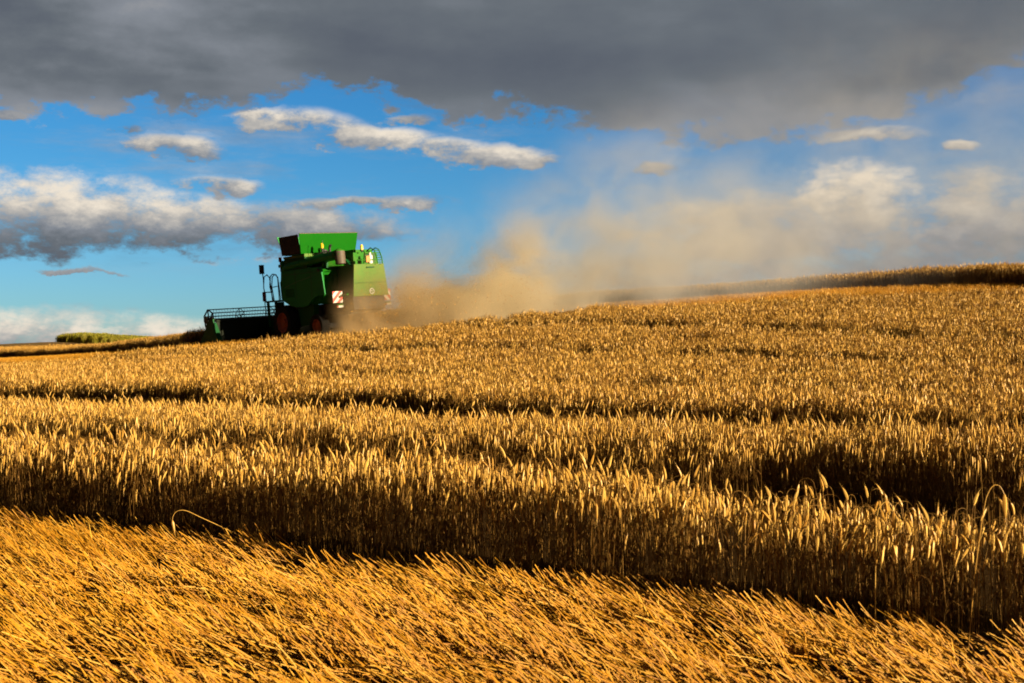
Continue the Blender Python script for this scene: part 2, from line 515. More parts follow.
def make_stubble(name, n, foot, seed, l0=.13, l1=.30, wid=.0072, e0=16, e1=56, green=.012):
    """cut straws laid over to the left by the cutter bar"""
    rnd = random.Random(seed)
    sb = SB()
    for k in range(n):
        L = rnd.uniform(l0, l1)
        az = math.pi + rnd.gauss(.05, .27); el = R(rnd.uniform(e0, e1))
        if rnd.random() < .14: az += rnd.gauss(0, .9); el = R(rnd.uniform(2, 25))
        elif rnd.random() < .08: el = R(rnd.uniform(60, 88)); L *= .6
        d = Vector((math.cos(az) * math.cos(el), math.sin(az) * math.cos(el), math.sin(el)))
        b = Vector((rnd.uniform(-foot, foot), rnd.uniform(-foot, foot), rnd.uniform(-.01, .035)))
        bend = Vector((0, 0, -1)) * L * rnd.uniform(.02, .16)
        mid = b + d * L * .5; tip = b + d * L + bend
        w = wid * rnd.uniform(.6, 1.25)
        g = rnd.random() < green
        if rnd.random() < .72 and not g:
            sb.tube([b, mid, tip], [w * .5, w * .46, w * .42], 4, 0)
        else:
            side = d.cross(Vector((rnd.uniform(-.4, .4), rnd.uniform(-.4, .4), 1)))
            sb.ribbon([b, mid, tip], [w * 1.2, w * 1.5, w * .3], side, 1 if g else 0)
    me = sb.mesh(name, [M_STUB, M_GREENW])
    return bpy.data.objects.new(name, me)


STUB = [make_stubble('stubble_tuft', 20, .11, 300 + k) for k in range(10)]
STUBFAR = [make_stubble('stubble_tuft_far', 26, .26, 340 + k, (.14), .24, .010, 50, 85, 0.0) for k in range(4)]


def scatter(name, pts, rot, scl, idx, protos, label, cat):
    me = bpy.data.meshes.new(name)
    n = len(pts)
    me.vertices.add(n); me.vertices.foreach_set('co', np.ascontiguousarray(pts, np.float32).ravel())
    for nm, ty, dat, key in (('rot', 'FLOAT_VECTOR', rot, 'vector'), ('scl', 'FLOAT_VECTOR', scl, 'vector'), ('pick', 'INT', idx, 'value')):
        at = me.attributes.new(nm, ty, 'POINT')
        at.data.foreach_set(key, np.ascontiguousarray(dat, np.int32 if ty == 'INT' else np.float32).ravel())
    me.update()
    o = bpy.data.objects.new(name, me); COL.objects.link(o)
    ng = bpy.data.node_groups.new(name + '_scatter', 'GeometryNodeTree')
    ng.interface.new_socket('Geometry', in_out='INPUT', socket_type='NodeSocketGeometry')
    ng.interface.new_socket('Geometry', in_out='OUTPUT', socket_type='NodeSocketGeometry')
    gi = ng.nodes.new('NodeGroupInput'); go = ng.nodes.new('NodeGroupOutput')
    jn = ng.nodes.new('GeometryNodeJoinGeometry')
    for p in protos:
        oi = ng.nodes.new('GeometryNodeObjectInfo'); oi.inputs['Object'].default_value = p
        oi.inputs['As Instance'].default_value = True
        ng.links.new(oi.outputs['Geometry'], jn.inputs[0])
    ip = ng.nodes.new('GeometryNodeInstanceOnPoints')
    ng.links.new(gi.outputs[0], ip.inputs['Points']); ng.links.new(jn.outputs[0], ip.inputs['Instance'])
    ip.inputs['Pick Instance'].default_value = True
    for nm, ty, sock in (('rot', 'FLOAT_VECTOR', 'Rotation'), ('scl', 'FLOAT_VECTOR', 'Scale'), ('pick', 'INT', 'Instance Index')):
        na = ng.nodes.new('GeometryNodeInputNamedAttribute'); na.data_type = ty
        na.inputs['Name'].default_value = nm
        src = next(s for s in na.outputs if s.enabled and s.name == 'Attribute')
        ng.links.new(src, ip.inputs[sock])
    ng.links.new(ip.outputs[0], go.inputs[0])
    md = o.modifiers.new('scatter', 'NODES'); md.node_group = ng
    tag(o, label, cat, kind='stuff')
    return o


def sample(x0, x1, y0, y1, dens):
    n = int((x1 - x0) * (y1 - y0) * dens)
    return rng.uniform(x0, x1, n), rng.uniform(y0, y1, n)


EDGE_N = np.array([.6280, .7782])
def edgeD(X, Y): return X * EDGE_N[0] + Y * EDGE_N[1]
EDGE0 = 8.15

def yend(X): return np.interp(X, [-40, -28, -14, -8, 2, 12, 24, 40], [68, 67, 65, 64.5, 63.5, 63, 62.5, 58])


def crop_keep(X, Y):
    """thinning by tramlines (wheel tracks), lodged spots and the ragged edge; returns keep mask and height factor"""
    D = edgeD(X, Y); al = -X * EDGE_N[1] + Y * EDGE_N[0]     # along the edge, grows to the left
    wob = (vnoise(al, D * 0, .35, 5) - .5) * .7
    keep = D > EDGE0 + (vnoise(al, D, 1.3, 6) - .5) * .34 + (vnoise(al, D, 4.1, 16) - .5) * .22
    # second track: wide at the right, closing to the left
    w2 = np.interp(al, [-2, 3.5, 7, 12, 18], [5.2, 5.0, 4.3, 3.4, 2.2])
    c2 = 9.45
    g2 = (D > c2 + wob * .5) & (D < c2 + w2 + wob * .5)
    for c, w in ((19.8, 5.4),):
        g2 |= np.abs(D - c - wob) < w * .5
    brk = vnoise(al, D, .16, 17)
    g2 |= (np.abs(D - 29.0 - wob * 1.5) < .9) & (brk > .55)
    g2 |= np.abs(D - 38.0 - wob) < .9
    g2 |= (np.abs(D - 46.0 - wob * 2) < .9) & (brk < .5)
    keep &= ~g2
    rise = np.ones(len(X))
    for c, w in ((c2 + w2 / 2, w2), (19.8, 5.4)):
        rise = np.where((D > c + w / 2 - .3) & (D < c + w / 2 + 1.8), 1.05, rise)
        rise = np.where((D < c - w / 2 + .3) & (D > c - w / 2 - 1.2), .95, rise)
    # lodged spots
    lod = vnoise(X * .45 + Y * .1, Y, .28, 7) * .6 + vnoise(X, Y, .8, 8) * .4
    keep &= ~((lod > np.where(D > 25, .82, .785)) & (rng.random(len(X)) < .8))
    h = .97 + (vnoise(X, Y, .5, 9) - .5) * .13 + (vnoise(X, Y, 1.9, 10) - .5) * .11
    h = np.where(lod > .70, h * .85, h) * rise
    return keep, h, D, al


def crop_points(X, Y, h):
    n = len(X)
    pts = np.c_[X, Y, ground(X, Y) - .015]
    rot = np.c_[rng.normal(0, .04, n), rng.normal(-.02, .04, n), rng.normal(0, .55, n)]
    flip = rng.random(n) < .3
    rot[flip, 2] += math.pi
    s = rng.normal(1, .05, n)
    scl = np.c_[s, s, h * rng.normal(1, .045, n)]
    return pts, rot, scl


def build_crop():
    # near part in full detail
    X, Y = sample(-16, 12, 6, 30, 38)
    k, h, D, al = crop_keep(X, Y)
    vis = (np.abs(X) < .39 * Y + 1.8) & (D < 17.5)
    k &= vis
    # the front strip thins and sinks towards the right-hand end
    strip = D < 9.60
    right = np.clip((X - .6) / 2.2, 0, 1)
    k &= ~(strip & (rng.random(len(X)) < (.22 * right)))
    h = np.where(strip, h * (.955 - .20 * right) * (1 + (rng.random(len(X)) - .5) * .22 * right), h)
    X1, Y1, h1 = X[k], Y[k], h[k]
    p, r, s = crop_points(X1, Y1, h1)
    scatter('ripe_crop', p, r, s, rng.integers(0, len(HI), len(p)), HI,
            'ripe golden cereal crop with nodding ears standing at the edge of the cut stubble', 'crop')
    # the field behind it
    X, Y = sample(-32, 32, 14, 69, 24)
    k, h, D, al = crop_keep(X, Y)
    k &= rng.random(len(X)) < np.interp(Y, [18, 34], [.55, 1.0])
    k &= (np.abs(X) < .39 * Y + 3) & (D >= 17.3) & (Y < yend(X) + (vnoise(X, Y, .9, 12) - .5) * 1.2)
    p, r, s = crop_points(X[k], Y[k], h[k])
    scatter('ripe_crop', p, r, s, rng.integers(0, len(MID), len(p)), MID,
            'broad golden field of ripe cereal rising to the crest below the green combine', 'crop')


build_crop()

# uncut block behind the machine: outline
BLOCK = np.array([(34, 47), (25.3, 68), (17, 84), (4.4, 107), (-3, 109), (-8, 100), (-10.6, 81.6), (-17.3, 76.6), (-20.5, 86), (-27, 105), (-36, 128), (-49, 150), (-60, 162), (-90, 170), (-90, 174), (-60, 172), (-45, 180), (-30, 192), (20, 200), (75, 190), (75, 60)])


def in_poly(X, Y, P):
    ins = np.zeros(len(X), bool); n = len(P)
    for i in range(n):
        (x1, y1), (x2, y2) = P[i], P[(i + 1) % n]
        c = ((y1 > Y) != (y2 > Y)) & (X < (x2 - x1) * (Y - y1) / (y2 - y1 + 1e-12) + x1)
        ins ^= c
    return ins


def dist_line(X, Y, P):
    d = np.full(len(X), 1e9)
    for (x1, y1), (x2, y2) in zip(P[:-1], P[1:]):
        dx, dy = x2 - x1, y2 - y1
        t = np.clip(((X - x1) * dx + (Y - y1) * dy) / (dx * dx + dy * dy), 0, 1)
        d = np.minimum(d, np.hypot(X - x1 - t * dx, Y - y1 - t * dy))
    return d


def build_far_crop():
    X, Y = sample(-112, 76, 46, 202, 16)
    k = in_poly(X, Y, BLOCK)
    X, Y = X[k], Y[k]
    d = dist_line(X, Y, BLOCK[:14])
    k = (np.abs(X) < .45 * Y + 6) & ((d < 5) | (rng.random(len(X)) < np.clip(3.2 / (d + 1e-6), .10, 1)))
    X, Y, d = X[k], Y[k], d[k]
    h = 1.08 + (vnoise(X, Y, .4, 21) - .5) * .22
    p, r, s = crop_points(X, Y, h)
    s[:, :2] *= np.clip(d / 5, 1, 2.2)[:, None]
    scatter('ripe_crop', p, r, s, rng.integers(0, len(MID), len(p)), MID,
            'uncut block of ripe cereal with a dark shaded edge beyond the combine', 'crop')


build_far_crop()


def build_stubble():
    X, Y = sample(-11, 8, 5.2, 22, 66)
    D = edgeD(X, Y)
    al = -X * EDGE_N[1] + Y * EDGE_N[0]
    k = (D < EDGE0 + .05) & (np.abs(X) < .40 * Y + 1.0)
    # bare gaps between drilled rows and small hollows
    row = vnoise(X * .5, Y, 1.1, 31)
    hol = vnoise(X, Y, 2.2, 32)
    k &= ~((hol > .68) & (rng.random(len(X)) < .8)) & ~((row > .78) & (rng.random(len(X)) < .6))
    X, Y, D = X[k], Y[k], D[k]; n = len(X)
    p = np.c_[X, Y, ground(X, Y) - .01 + (vnoise(X, Y, 1.1, 33) - .4) * .05]
    rot = np.c_[rng.normal(0, .06, n), rng.normal(0, .10, n), rng.normal(0, .16, n) + (vnoise(X, Y, .6, 34) - .5) * .5]
    s = rng.uniform(.75, 1.25, n)
    scatter('cut_stubble', p, rot, np.c_[s, s, s], rng.integers(0, len(STUB), n), STUB,
            'cut golden stubble leaning to the left across the foreground', 'stubble')
    # cut strip round the machine
    X, Y = sample(-60, 40, 56, 152, 7)
    k = ~in_poly(X, Y, BLOCK) & (Y > yend(X) - .5) & (np.abs(X) < .42 * Y + 4) & (X + (Y - 62) * .35 < 34) & (X < 36)
    X, Y = X[k], Y[k]; n = len(X)
    p = np.c_[X, Y, ground(X, Y) - .01]
    s = rng.uniform(.8, 1.25, n)
    scatter('cut_stubble', p, np.c_[rng.normal(0, .1, n), rng.normal(0, .1, n), rng.uniform(0, 6.28, n)], np.c_[s, s, s],
            rng.integers(0, len(STUBFAR), n), STUBFAR, 'short pale stubble on the cut strip under the combine wheels', 'stubble')


build_stubble()


# yellow green crop on the far rise
def build_green_crop():
    mg = straw_mat('green_crop_leaf', [(.24, .27, .02), (.40, .40, .035), (.52, .47, .05), (.34, .34, .03), (.56, .45, .07)], .4, .35)
    mb = straw_mat('brown_crop_leaf', [(.30, .20, .05), (.40, .30, .07), (.26, .22, .045)], .3, .3)
    protos = []
    for k in range(5):
        rnd = random.Random(700 + k); sb = SB()
        for j in range(34):
            a = rnd.uniform(0, 6.28); q = rnd.uniform(0, .42)
            b = Vector((math.cos(a) * q, math.sin(a) * q, 0)); H = rnd.uniform(.55, 1.05)
            la = rnd.uniform(0, 6.28); ld = Vector((math.cos(la), math.sin(la), 0))
            sb.ribbon([b, b + Vector((0, 0, H * .6)), b + Vector((0, 0, H)) + ld * .12, b + Vector((0, 0, H * .95)) + ld * .3], [.035, .045, .035, .01], ld.cross(Vector((0, 0, 1))) + Vector((.2, .1, 0)), 0 if rnd.random() > .22 else 1)
        protos.append(bpy.data.objects.new('green_crop_tuft', sb.mesh('green_crop_tuft', [mg, mb])))
    poly = np.array([(-65, 203), (-58, 198), (-50, 196), (-46, 200), (-36, 214), (-40, 226), (-66, 224)])
    X, Y = sample(-70, -34, 194, 228, 11)
    k = in_poly(X, Y, poly); X, Y = X[k], Y[k]; n = len(X)
    p = np.c_[X, Y, ground(X, Y) - .02]
    s = rng.uniform(.85, 1.2, n)
    h = s * np.interp(X, [-66, -63, -55, -46, -38], [.75, 1.15, .95, .75, .6]) * (.75 + .5 * vnoise(X, Y, .45, 41))
    scatter('green_crop', p, np.c_[rng.normal(0, .08, n), rng.normal(0, .08, n), rng.uniform(0, 6.28, n)], np.c_[s, s, h],
            rng.integers(0, 5, n), protos, 'strip of yellow green crop on the far rise left of the combine', 'crop')


build_green_crop()
# ---SPLIT---


# ------------------------------------------------------------------ combine harvester
# local frame: x forward (direction of travel), y to its left, z up; origin on the ground below the tail panel
def frame(phi, roll, pitch):
    c, s = math.cos(phi), math.sin(phi)
    fw = Vector((-c, s, 0)); lf = Vector((-s, -c, 0)); up = Vector((0, 0, 1))
    fw = fw * math.cos(pitch) - up * math.sin(pitch)
    lf = lf * math.cos(roll) - up * math.sin(roll)
    u2 = fw.cross(lf).normalized(); lf = u2.cross(fw).normalized(); fw.normalize()
    m = Matrix((fw, lf, u2)).transposed().to_4x4()
    return m


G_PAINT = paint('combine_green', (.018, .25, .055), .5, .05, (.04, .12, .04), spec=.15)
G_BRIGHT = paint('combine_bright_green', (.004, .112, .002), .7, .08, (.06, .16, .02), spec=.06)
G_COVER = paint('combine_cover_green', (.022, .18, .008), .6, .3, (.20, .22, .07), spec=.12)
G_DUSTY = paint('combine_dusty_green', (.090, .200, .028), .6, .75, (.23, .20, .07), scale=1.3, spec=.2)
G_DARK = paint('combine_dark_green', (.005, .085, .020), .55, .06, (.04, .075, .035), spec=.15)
G_BACK = paint('header_dark_sheet', (.014, .020, .012), .7, .3, (.05, .04, .022), spec=.2)
G_LINE = paint('combine_crease_green', (.06, .20, .07), .4, .1)
BLACK = paint('black_metal', (.018, .018, .018), .55, .3, (.10, .075, .045))
RUBBER = paint('tyre_rubber', (.020, .019, .018), .85, .5, (.05, .038, .022), scale=3.5, spec=.2)
RIMRED = paint('rim_red_brown', (.48, .095, .03), .55, .3, (.26, .12, .06))
STEEL = paint('worn_steel', (.26, .23, .20), .5, .5, metal=.4)
SPOUT = paint('brown_rubber_spout', (.10, .070, .048), .6, .4, (.18, .13, .08), scale=5)
TARP = paint('tank_flap_brown', (.060, .042, .032), .8, .4, (.10, .07, .045), scale=4)
WHITE = paint('reflective_white', (.80, .77, .70), .45, .25)
RED = paint('reflective_red', (.62, .045, .030), .45, .2)
ORANGE = paint('lamp_orange', (.85, .22, .02), .3, .1)
YELLOW = paint('beacon_yellow', (.95, .62, .02), .25, .05)
REDLAMP = paint('lamp_red', (.30, .015, .012), .3, .1)


def glass_mat():
    m, nt, b, o = new_mat('cab_glass')
    b.inputs['Base Color'].default_value = (.03, .045, .05, 1)
    b.inputs['Roughness'].default_value = .06
    b.inputs['Specular IOR Level'].default_value = .8
    b.inputs['Transmission Weight'].default_value = .35
    return m
GLASS = glass_mat()


def link(name, bm, mats, parent, smooth=False, bevel=0.0):
    if bevel > 0:
        es = [e for e in bm.edges if len(e.link_faces) == 2 and e.calc_face_angle(0) > .6]
        bmesh.ops.bevel(bm, geom=es, offset=bevel, segments=2, profile=.6, affect='EDGES', clamp_overlap=True)
    bmesh.ops.recalc_face_normals(bm, faces=bm.faces)
    me = bpy.data.meshes.new(name); bm.to_mesh(me); bm.free()
    for m in (mats if isinstance(mats, (list, tuple)) else [mats]): me.materials.append(m)
    if smooth:
        me.polygons.foreach_set('use_smooth', np.ones(len(me.polygons), bool))
        me.set_sharp_from_angle(angle=R(38))
    o = bpy.data.objects.new(name, me); COL.objects.link(o)
    if parent: o.parent = parent
    return o


def box(bm, x0, x1, y0, y1, z0, z1, mi=0):
    v = [bm.verts.new((x, y, z)) for x in (x0, x1) for y in (y0, y1) for z in (z0, z1)]
    for q in ((0, 1, 3, 2), (4, 6, 7, 5), (0, 4, 5, 1), (2, 3, 7, 6), (0, 2, 6, 4), (1, 5, 7, 3)):
        f = bm.faces.new([v[i] for i in q]); f.material_index = mi
    return v


def hexa(bm, P, mi=0):
    """eight points, bottom loop then top loop"""
    v = [bm.verts.new(p) for p in P]
    for q in ((3, 2, 1, 0), (4, 5, 6, 7), (0, 1, 5, 4), (1, 2, 6, 5), (2, 3, 7, 6), (3, 0, 4, 7)):
        bm.faces.new([v[i] for i in q]).material_index = mi


def prism_xz(bm, pts, y0, y1, mi=0):
    a = [bm.verts.new((x, y0, z)) for x, z in pts]; b = [bm.verts.new((x, y1, z)) for x, z in pts]
    n = len(pts)
    bm.faces.new(a).material_index = mi; bm.faces.new(b[::-1]).material_index = mi
    for i in range(n):
        j = (i + 1) % n
        bm.faces.new((a[i], b[i], b[j], a[j])).material_index = mi


def slab(bm, quad, th, mi=0):
    q = [Vector(p) for p in quad]; n = (q[1] - q[0]).cross(q[3] - q[0]).normalized() * th
    hexa(bm, q + [p + n for p in q], mi)


def pipe(bm, path, r, sides=8, mi=0, closed=False):
    path = [Vector(p) for p in path]; n = len(path); rings = []
    prev = None
    for k in range(n):
        t = (path[min(k + 1, n - 1)] - path[max(k - 1, 0)]).normalized()
        ref = prev if prev is not None else (Vector((0, 0, 1)) if abs(t.z) < .9 else Vector((1, 0, 0)))
        a = (ref - t * ref.dot(t)).normalized(); prev = a; b = t.cross(a)
        rr = r[k] if hasattr(r, '__len__') else r
        rings.append([bm.verts.new(path[k] + (a * math.cos(2 * math.pi * q / sides) + b * math.sin(2 * math.pi * q / sides)) * rr) for q in range(sides)])
    for k in range(n - 1):
        for q in range(sides):
            bm.faces.new((rings[k][q], rings[k][(q + 1) % sides], rings[k + 1][(q + 1) % sides], rings[k + 1][q])).material_index = mi
    bm.faces.new(rings[0][::-1]).material_index = mi; bm.faces.new(rings[-1]).material_index = mi


def lathe_y(bm, prof, cx, cy, cz, seg=40, mi=0):
    """prof: (y offset, radius) around the axle along y"""
    rings = [[bm.verts.new((cx + r * math.cos(2 * math.pi * q / seg), cy + y, cz + r * math.sin(2 * math.pi * q / seg))) for q in range(seg)] for y, r in prof]
    for k in range(len(prof) - 1):
        for q in range(seg):
            bm.faces.new((rings[k][q], rings[k][(q + 1) % seg], rings[k + 1][(q + 1) % seg], rings[k + 1][q])).material_index = mi
    return rings


def wheel(root, cx, cy, r, w, name='wheel'):
    side = 1 if cy > 0 else -1
    bm = bmesh.new()
    h = w / 2
    prof = [(-h * .80, r * .56), (-h * .95, r * .66), (-h, r * .80), (-h * .92, r * .91), (-h * .70, r * .955), (0, r * .97), (h * .70, r * .955), (h * .92, r * .91), (h, r * .80), (h * .95, r * .66), (h * .80, r * .56)]
    lathe_y(bm, prof, cx, cy, r, 44)
    nl = 20
    for k in range(nl):
        for sgn in (-1, 1):
            a0 = 2 * math.pi * (k + (.5 if sgn > 0 else 0)) / nl
            def P(y, a, rr): return (cx + rr * math.cos(a), cy + y, r + rr * math.sin(a))
            da = .05; sk = .20
            y0, y1 = sgn * .03 * w, sgn * h * .98
            lo, hi = r * .94, r * 1.0
            hexa(bm, [P(y0, a0 - da, lo), P(y0, a0 + da, lo), P(y1, a0 + sk + da, r * .86), P(y1, a0 + sk - da, r * .86),
                      P(y0, a0 - da * .7, hi), P(y0, a0 + da * .7, hi), P(y1, a0 + sk + da * .7, r * .955), P(y1, a0 + sk - da * .7, r * .955)])
    t = link(name, bm, RUBBER, root, True)
    bm = bmesh.new()
    s = side
    rp = [(s * h * .82, r * .57), (s * h * .80, r * .53), (s * h * .55, r * .50), (s * h * .40, r * .42), (s * h * .42, r * .22), (s * h * .62, r * .19), (s * h * .62, .001)]
    lathe_y(bm, rp, cx, cy, r, 32)
    for k in range(8):
        a = 2 * math.pi * k / 8
        pipe(bm, [(cx + r * .3 * math.cos(a), cy + s * h * .40, r + r * .3 * math.sin(a)), (cx + r * .3 * math.cos(a), cy + s * h * .50, r + r * .3 * math.sin(a))], .025, 6)
    link('rim', bm, RIMRED, t, True)
    return t


def build_combine():
    Y0 = 71.0
    root = bpy.data.objects.new('combine_harvester', None); COL.objects.link(root)
    loc = Vector(((373.35 - 512) / FOC * Y0, Y0, CAMZ + Y0 * (369 - 335.55) / FOC))
    root.matrix_world = Matrix.Translation(loc) @ frame(.8716, .0762, .0088)
    root.empty_display_size = .5
    tag(root, 'green combine harvester with open grain tank driving away across the hill in dust', 'combine harvester')

    # chassis and axles
    bm = bmesh.new()
    box(bm, .9, 7.0, -.62, .62, 1.15, 1.75)
    box(bm, 5.75, 6.15, -1.25, 1.25, .72, 1.10)
    box(bm, 2.72, 2.98, -1.2, 1.2, .52, .80)
    box(bm, 3.6, 5.0, -1.0, 1.0, .75, 1.7)
    link('chassis', bm, BLACK, root, False, .03)
    bm = bmesh.new()
    prism_xz(bm, [(3.55, .75), (4.75, .70), (5.0, 1.6), (3.4, 1.8)], .9, 1.2)
    link('lower_side_cover', bm, G_DARK, root, False, .02)

    # main body
    bm = bmesh.new()
    prism_xz(bm, [(2.02, 2.15), (2.75, 1.75), (5.75, 1.95), (5.85, 3.5), (2.15, 3.58)], -1.43, 1.43)
    link('body', bm, G_BRIGHT, root, False, .03)
    # side panels with the rounded lower lobe
    outline = [(2.08, 3.62), (5.93, 3.60), (6.0, 2.9), (6.0, 2.12), (5.7, 2.0), (5.25, 1.80), (4.7, 1.68), (4.0, 1.66), (3.45, 1.74), (3.0, 2.0), (2.55, 2.16), (1.85, 2.22)]
    for s in (1, -1):
        bm = bmesh.new()
        prism_xz(bm, outline, s * 1.44, s * 1.50)
        p = link('side_panel', bm, G_PAINT, root, True, .02)
        bm = bmesh.new()
        ln = [(5.7, 2.72), (5.0, 2.88), (4.2, 3.02), (3.4, 3.12), (2.9, 3.20), (2.6, 3.27)]  # panel crease drawn as a thin strip of paler green
        for (xa, za), (xb, zb) in zip(ln[:-1], ln[1:]):
            slab(bm, [(xa, s * 1.500, za - .02), (xb, s * 1.500, zb - .02), (xb, s * 1.500, zb + .02), (xa, s * 1.500, za + .02)], .008 * -s)
        link('crease_line', bm, G_LINE, p)
        bm = bmesh.new()     # panel joints
        for xx in (3.05, 4.55):
            box(bm, xx - .012, xx + .012, min(s * 1.498, s * 1.504), max(s * 1.498, s * 1.504), 2.12, 3.58)
        box(bm, 2.15, 5.9, min(s * 1.498, s * 1.504), max(s * 1.498, s * 1.504), 3.38, 3.40)
        link('panel_joint', bm, BLACK, p)
        bm = bmesh.new()
        for k in range(6):
            slab(bm, [(4.75, s * 1.502, 2.22 + k * .075), (5.55, s * 1.502, 2.22 + k * .075), (5.55, s * 1.525, 2.255 + k * .075), (4.75, s * 1.525, 2.255 + k * .075)], .012)
        link('louvre', bm, G_DARK, p)
        bm = bmesh.new()
        box(bm, 2.20, 2.42, min(s * 1.497, s * 1.53), max(s * 1.497, s * 1.53), 3.42, 3.52)
        link('latch', bm, BLACK, p, False, .01)

    # straw hood between body and tail panel
    bm = bmesh.new()
    prism_xz(bm, [(.335, 2.05), (2.1, 1.7), (2.1, 3.95), (1.35, 3.93), (.95, 3.62), (.335, 3.58)], -.95, .50)
    link('straw_hood', bm, G_DARK, root, False, .03)
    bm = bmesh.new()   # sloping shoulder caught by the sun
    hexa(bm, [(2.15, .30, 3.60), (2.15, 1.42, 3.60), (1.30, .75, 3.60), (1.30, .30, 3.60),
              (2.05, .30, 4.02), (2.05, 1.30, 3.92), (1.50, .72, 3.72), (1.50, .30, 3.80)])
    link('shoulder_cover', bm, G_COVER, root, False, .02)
    bm = bmesh.new()
    hexa(bm, [(.33, .86, 2.0), (.24, .86, 2.0), (.24, -1.26, 2.0), (.33, -1.26, 2.0),
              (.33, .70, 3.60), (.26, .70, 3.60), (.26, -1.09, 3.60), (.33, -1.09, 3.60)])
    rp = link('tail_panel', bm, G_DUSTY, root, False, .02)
    bm = bmesh.new()
    ring = [(.225, -.25 + .13 * math.cos(a), 2.23 + .13 * math.sin(a)) for a in np.linspace(0, 2 * math.pi, 25)]
    pipe(bm, ring, .022, 6)
    for a in (0.3, 2.4, 4.5):
        pipe(bm, [(.225, -.25, 2.23), (.225, -.25 + .11 * math.cos(a), 2.23 + .11 * math.sin(a))], .016, 5)
    link('emblem', bm, WHITE, rp)
    bm = bmesh.new()
    box(bm, .215, .238, -1.16, .76, 2.66, 2.675);
    link('panel_joint', bm, G_DARK, rp)
    bm = bmesh.new(); box(bm, .20, .238, -.48, -.02, 3.40, 3.46)
    link('hatch_handle', bm, G_DARK, rp)

    bm = bmesh.new()   # chopper under the tail panel
    prism_xz(bm, [(.35, 1.35), (1.3, 1.15), (1.6, 1.9), (.40, 2.0)], -1.1, .80)
    link('straw_chopper', bm, BLACK, root, False, .03)
    for s in (1, -1):
        bm = bmesh.new()
        pipe(bm, [(1.5, s * .85, 2.1), (.8, s * 1.15, 2.12), (.25, s * 1.20, 2.13)], .06, 8)
        pipe(bm, [(.9, s * 1.1, 1.6), (.9, s * 1.2, 2.1)], .03, 8)
        b = link('lamp_bracket', bm, G_BRIGHT, root, True)
        bm = bmesh.new()
        x = .78
        N = 8   # diagonal stripes, red and white, cut by the plate's edge
        yc, zc, hs = s * 1.46, 2.03, .285
        def quadclip(c0, c1):
            P = [(-hs, -hs), (hs, -hs), (hs, hs), (-hs, hs)]
            for sign, c in ((1, c0), (-1, -c1)):
                out = []
                for i in range(len(P)):
                    a, bq = P[i], P[(i + 1) % len(P)]
                    fa = sign * (a[0] * s + a[1]) - c; fb = sign * (bq[0] * s + bq[1]) - c
                    if fa >= 0: out.append(a)
                    if fa * fb < 0:
                        t = fa / (fa - fb); out.append((a[0] + t * (bq[0] - a[0]), a[1] + t * (bq[1] - a[1])))
                P = out
                if len(P) < 3: return None
            return P
        step = .20
        for k in range(-4, 4):
            P = quadclip(k * step, (k + 1) * step)
            if P:
                v0 = [bm.verts.new((x, yc + u, zc + v)) for u, v in P]; v1 = [bm.verts.new((x - .02, yc + u, zc + v)) for u, v in P]
                for f in (v0, v1[::-1]): bm.faces.new(f).material_index = k % 2
                for i in range(len(P)):
                    j = (i + 1) % len(P)
                    bm.faces.new((v0[i], v1[i], v1[j], v0[j])).material_index = k % 2
        sg = link('warning_sign', bm, [RED, WHITE], root)
        sg['label'] = 'square warning sign with red and white diagonal stripes'
        bm = bmesh.new(); box(bm, .80, 1.4, s * 1.40 - .03, s * 1.40 + .03, 1.75, 1.82); box(bm, .66, .80, s * 1.46 - .22, s * 1.46 + .10, 1.60, 1.68)
        b2 = link('sign_bracket', bm, G_BRIGHT, root, False, .01)
        bm = bmesh.new(); box(bm, .60, .68, s * 1.46 - .20, s * 1.46 + .08, 1.50, 1.60, 0); box(bm, .60, .68, s * 1.46 + .085, s * 1.46 + .17, 1.50, 1.60, 1)
        link('tail_lamp', bm, [WHITE, REDLAMP], root, False, .012)

    # grain tank, its rim and the four opened flaps
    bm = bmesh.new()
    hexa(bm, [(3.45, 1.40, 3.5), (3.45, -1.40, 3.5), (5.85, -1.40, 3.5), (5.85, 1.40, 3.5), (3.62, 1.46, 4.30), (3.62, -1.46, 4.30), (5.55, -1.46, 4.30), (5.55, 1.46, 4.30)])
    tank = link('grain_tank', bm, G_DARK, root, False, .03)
    bm = bmesh.new()
    box(bm, 3.52, 3.64, -1.50, 1.50, 4.22, 4.38); box(bm, 5.46, 5.58, -1.50, 1.50, 4.22, 4.34)
    box(bm, 3.645, 5.455, 1.40, 1.50, 4.22, 4.34); box(bm, 3.645, 5.455, -1.50, -1.40, 4.22, 4.34)
    link('tank_rim', bm, G_DUSTY, tank, False, .012)
    lo, hi, x0, x1 = 4.39, 5.40, 3.60, 5.44
    bm = bmesh.new(); slab(bm, [(x0, 1.66, lo), (x0, -1.66, lo), (x0 - .12, -1.80, hi), (x0 - .12, 1.78, hi)], .035)
    pipe(bm, [(x0 - .12, 1.76, hi), (x0 - .12, -1.76, hi)], .035, 6, 1)
    f = link('tank_flap', bm, [G_BRIGHT, SPOUT], root); f['label'] = 'broad bright green rear flap of the grain tank'
    for s in (1, -1):
        bm = bmesh.new()
        slab(bm, [(x0 + .01, s * 1.64, lo), (x1 - .01, s * 1.64, lo), (x1 + .02, s * 1.76, hi - .05), (x0 + .01, s * 1.76, hi - .02)], .03 * -s)
        for k in range(9):
            u = x0 + .14 + k * .20
            pipe(bm, [(u, s * 1.665, lo + .02), (u, s * 1.782, hi - .06)], .022, 5)
        f = link('tank_flap', bm, TARP, root)
        f['label'] = 'dark ribbed side flap of the grain tank'
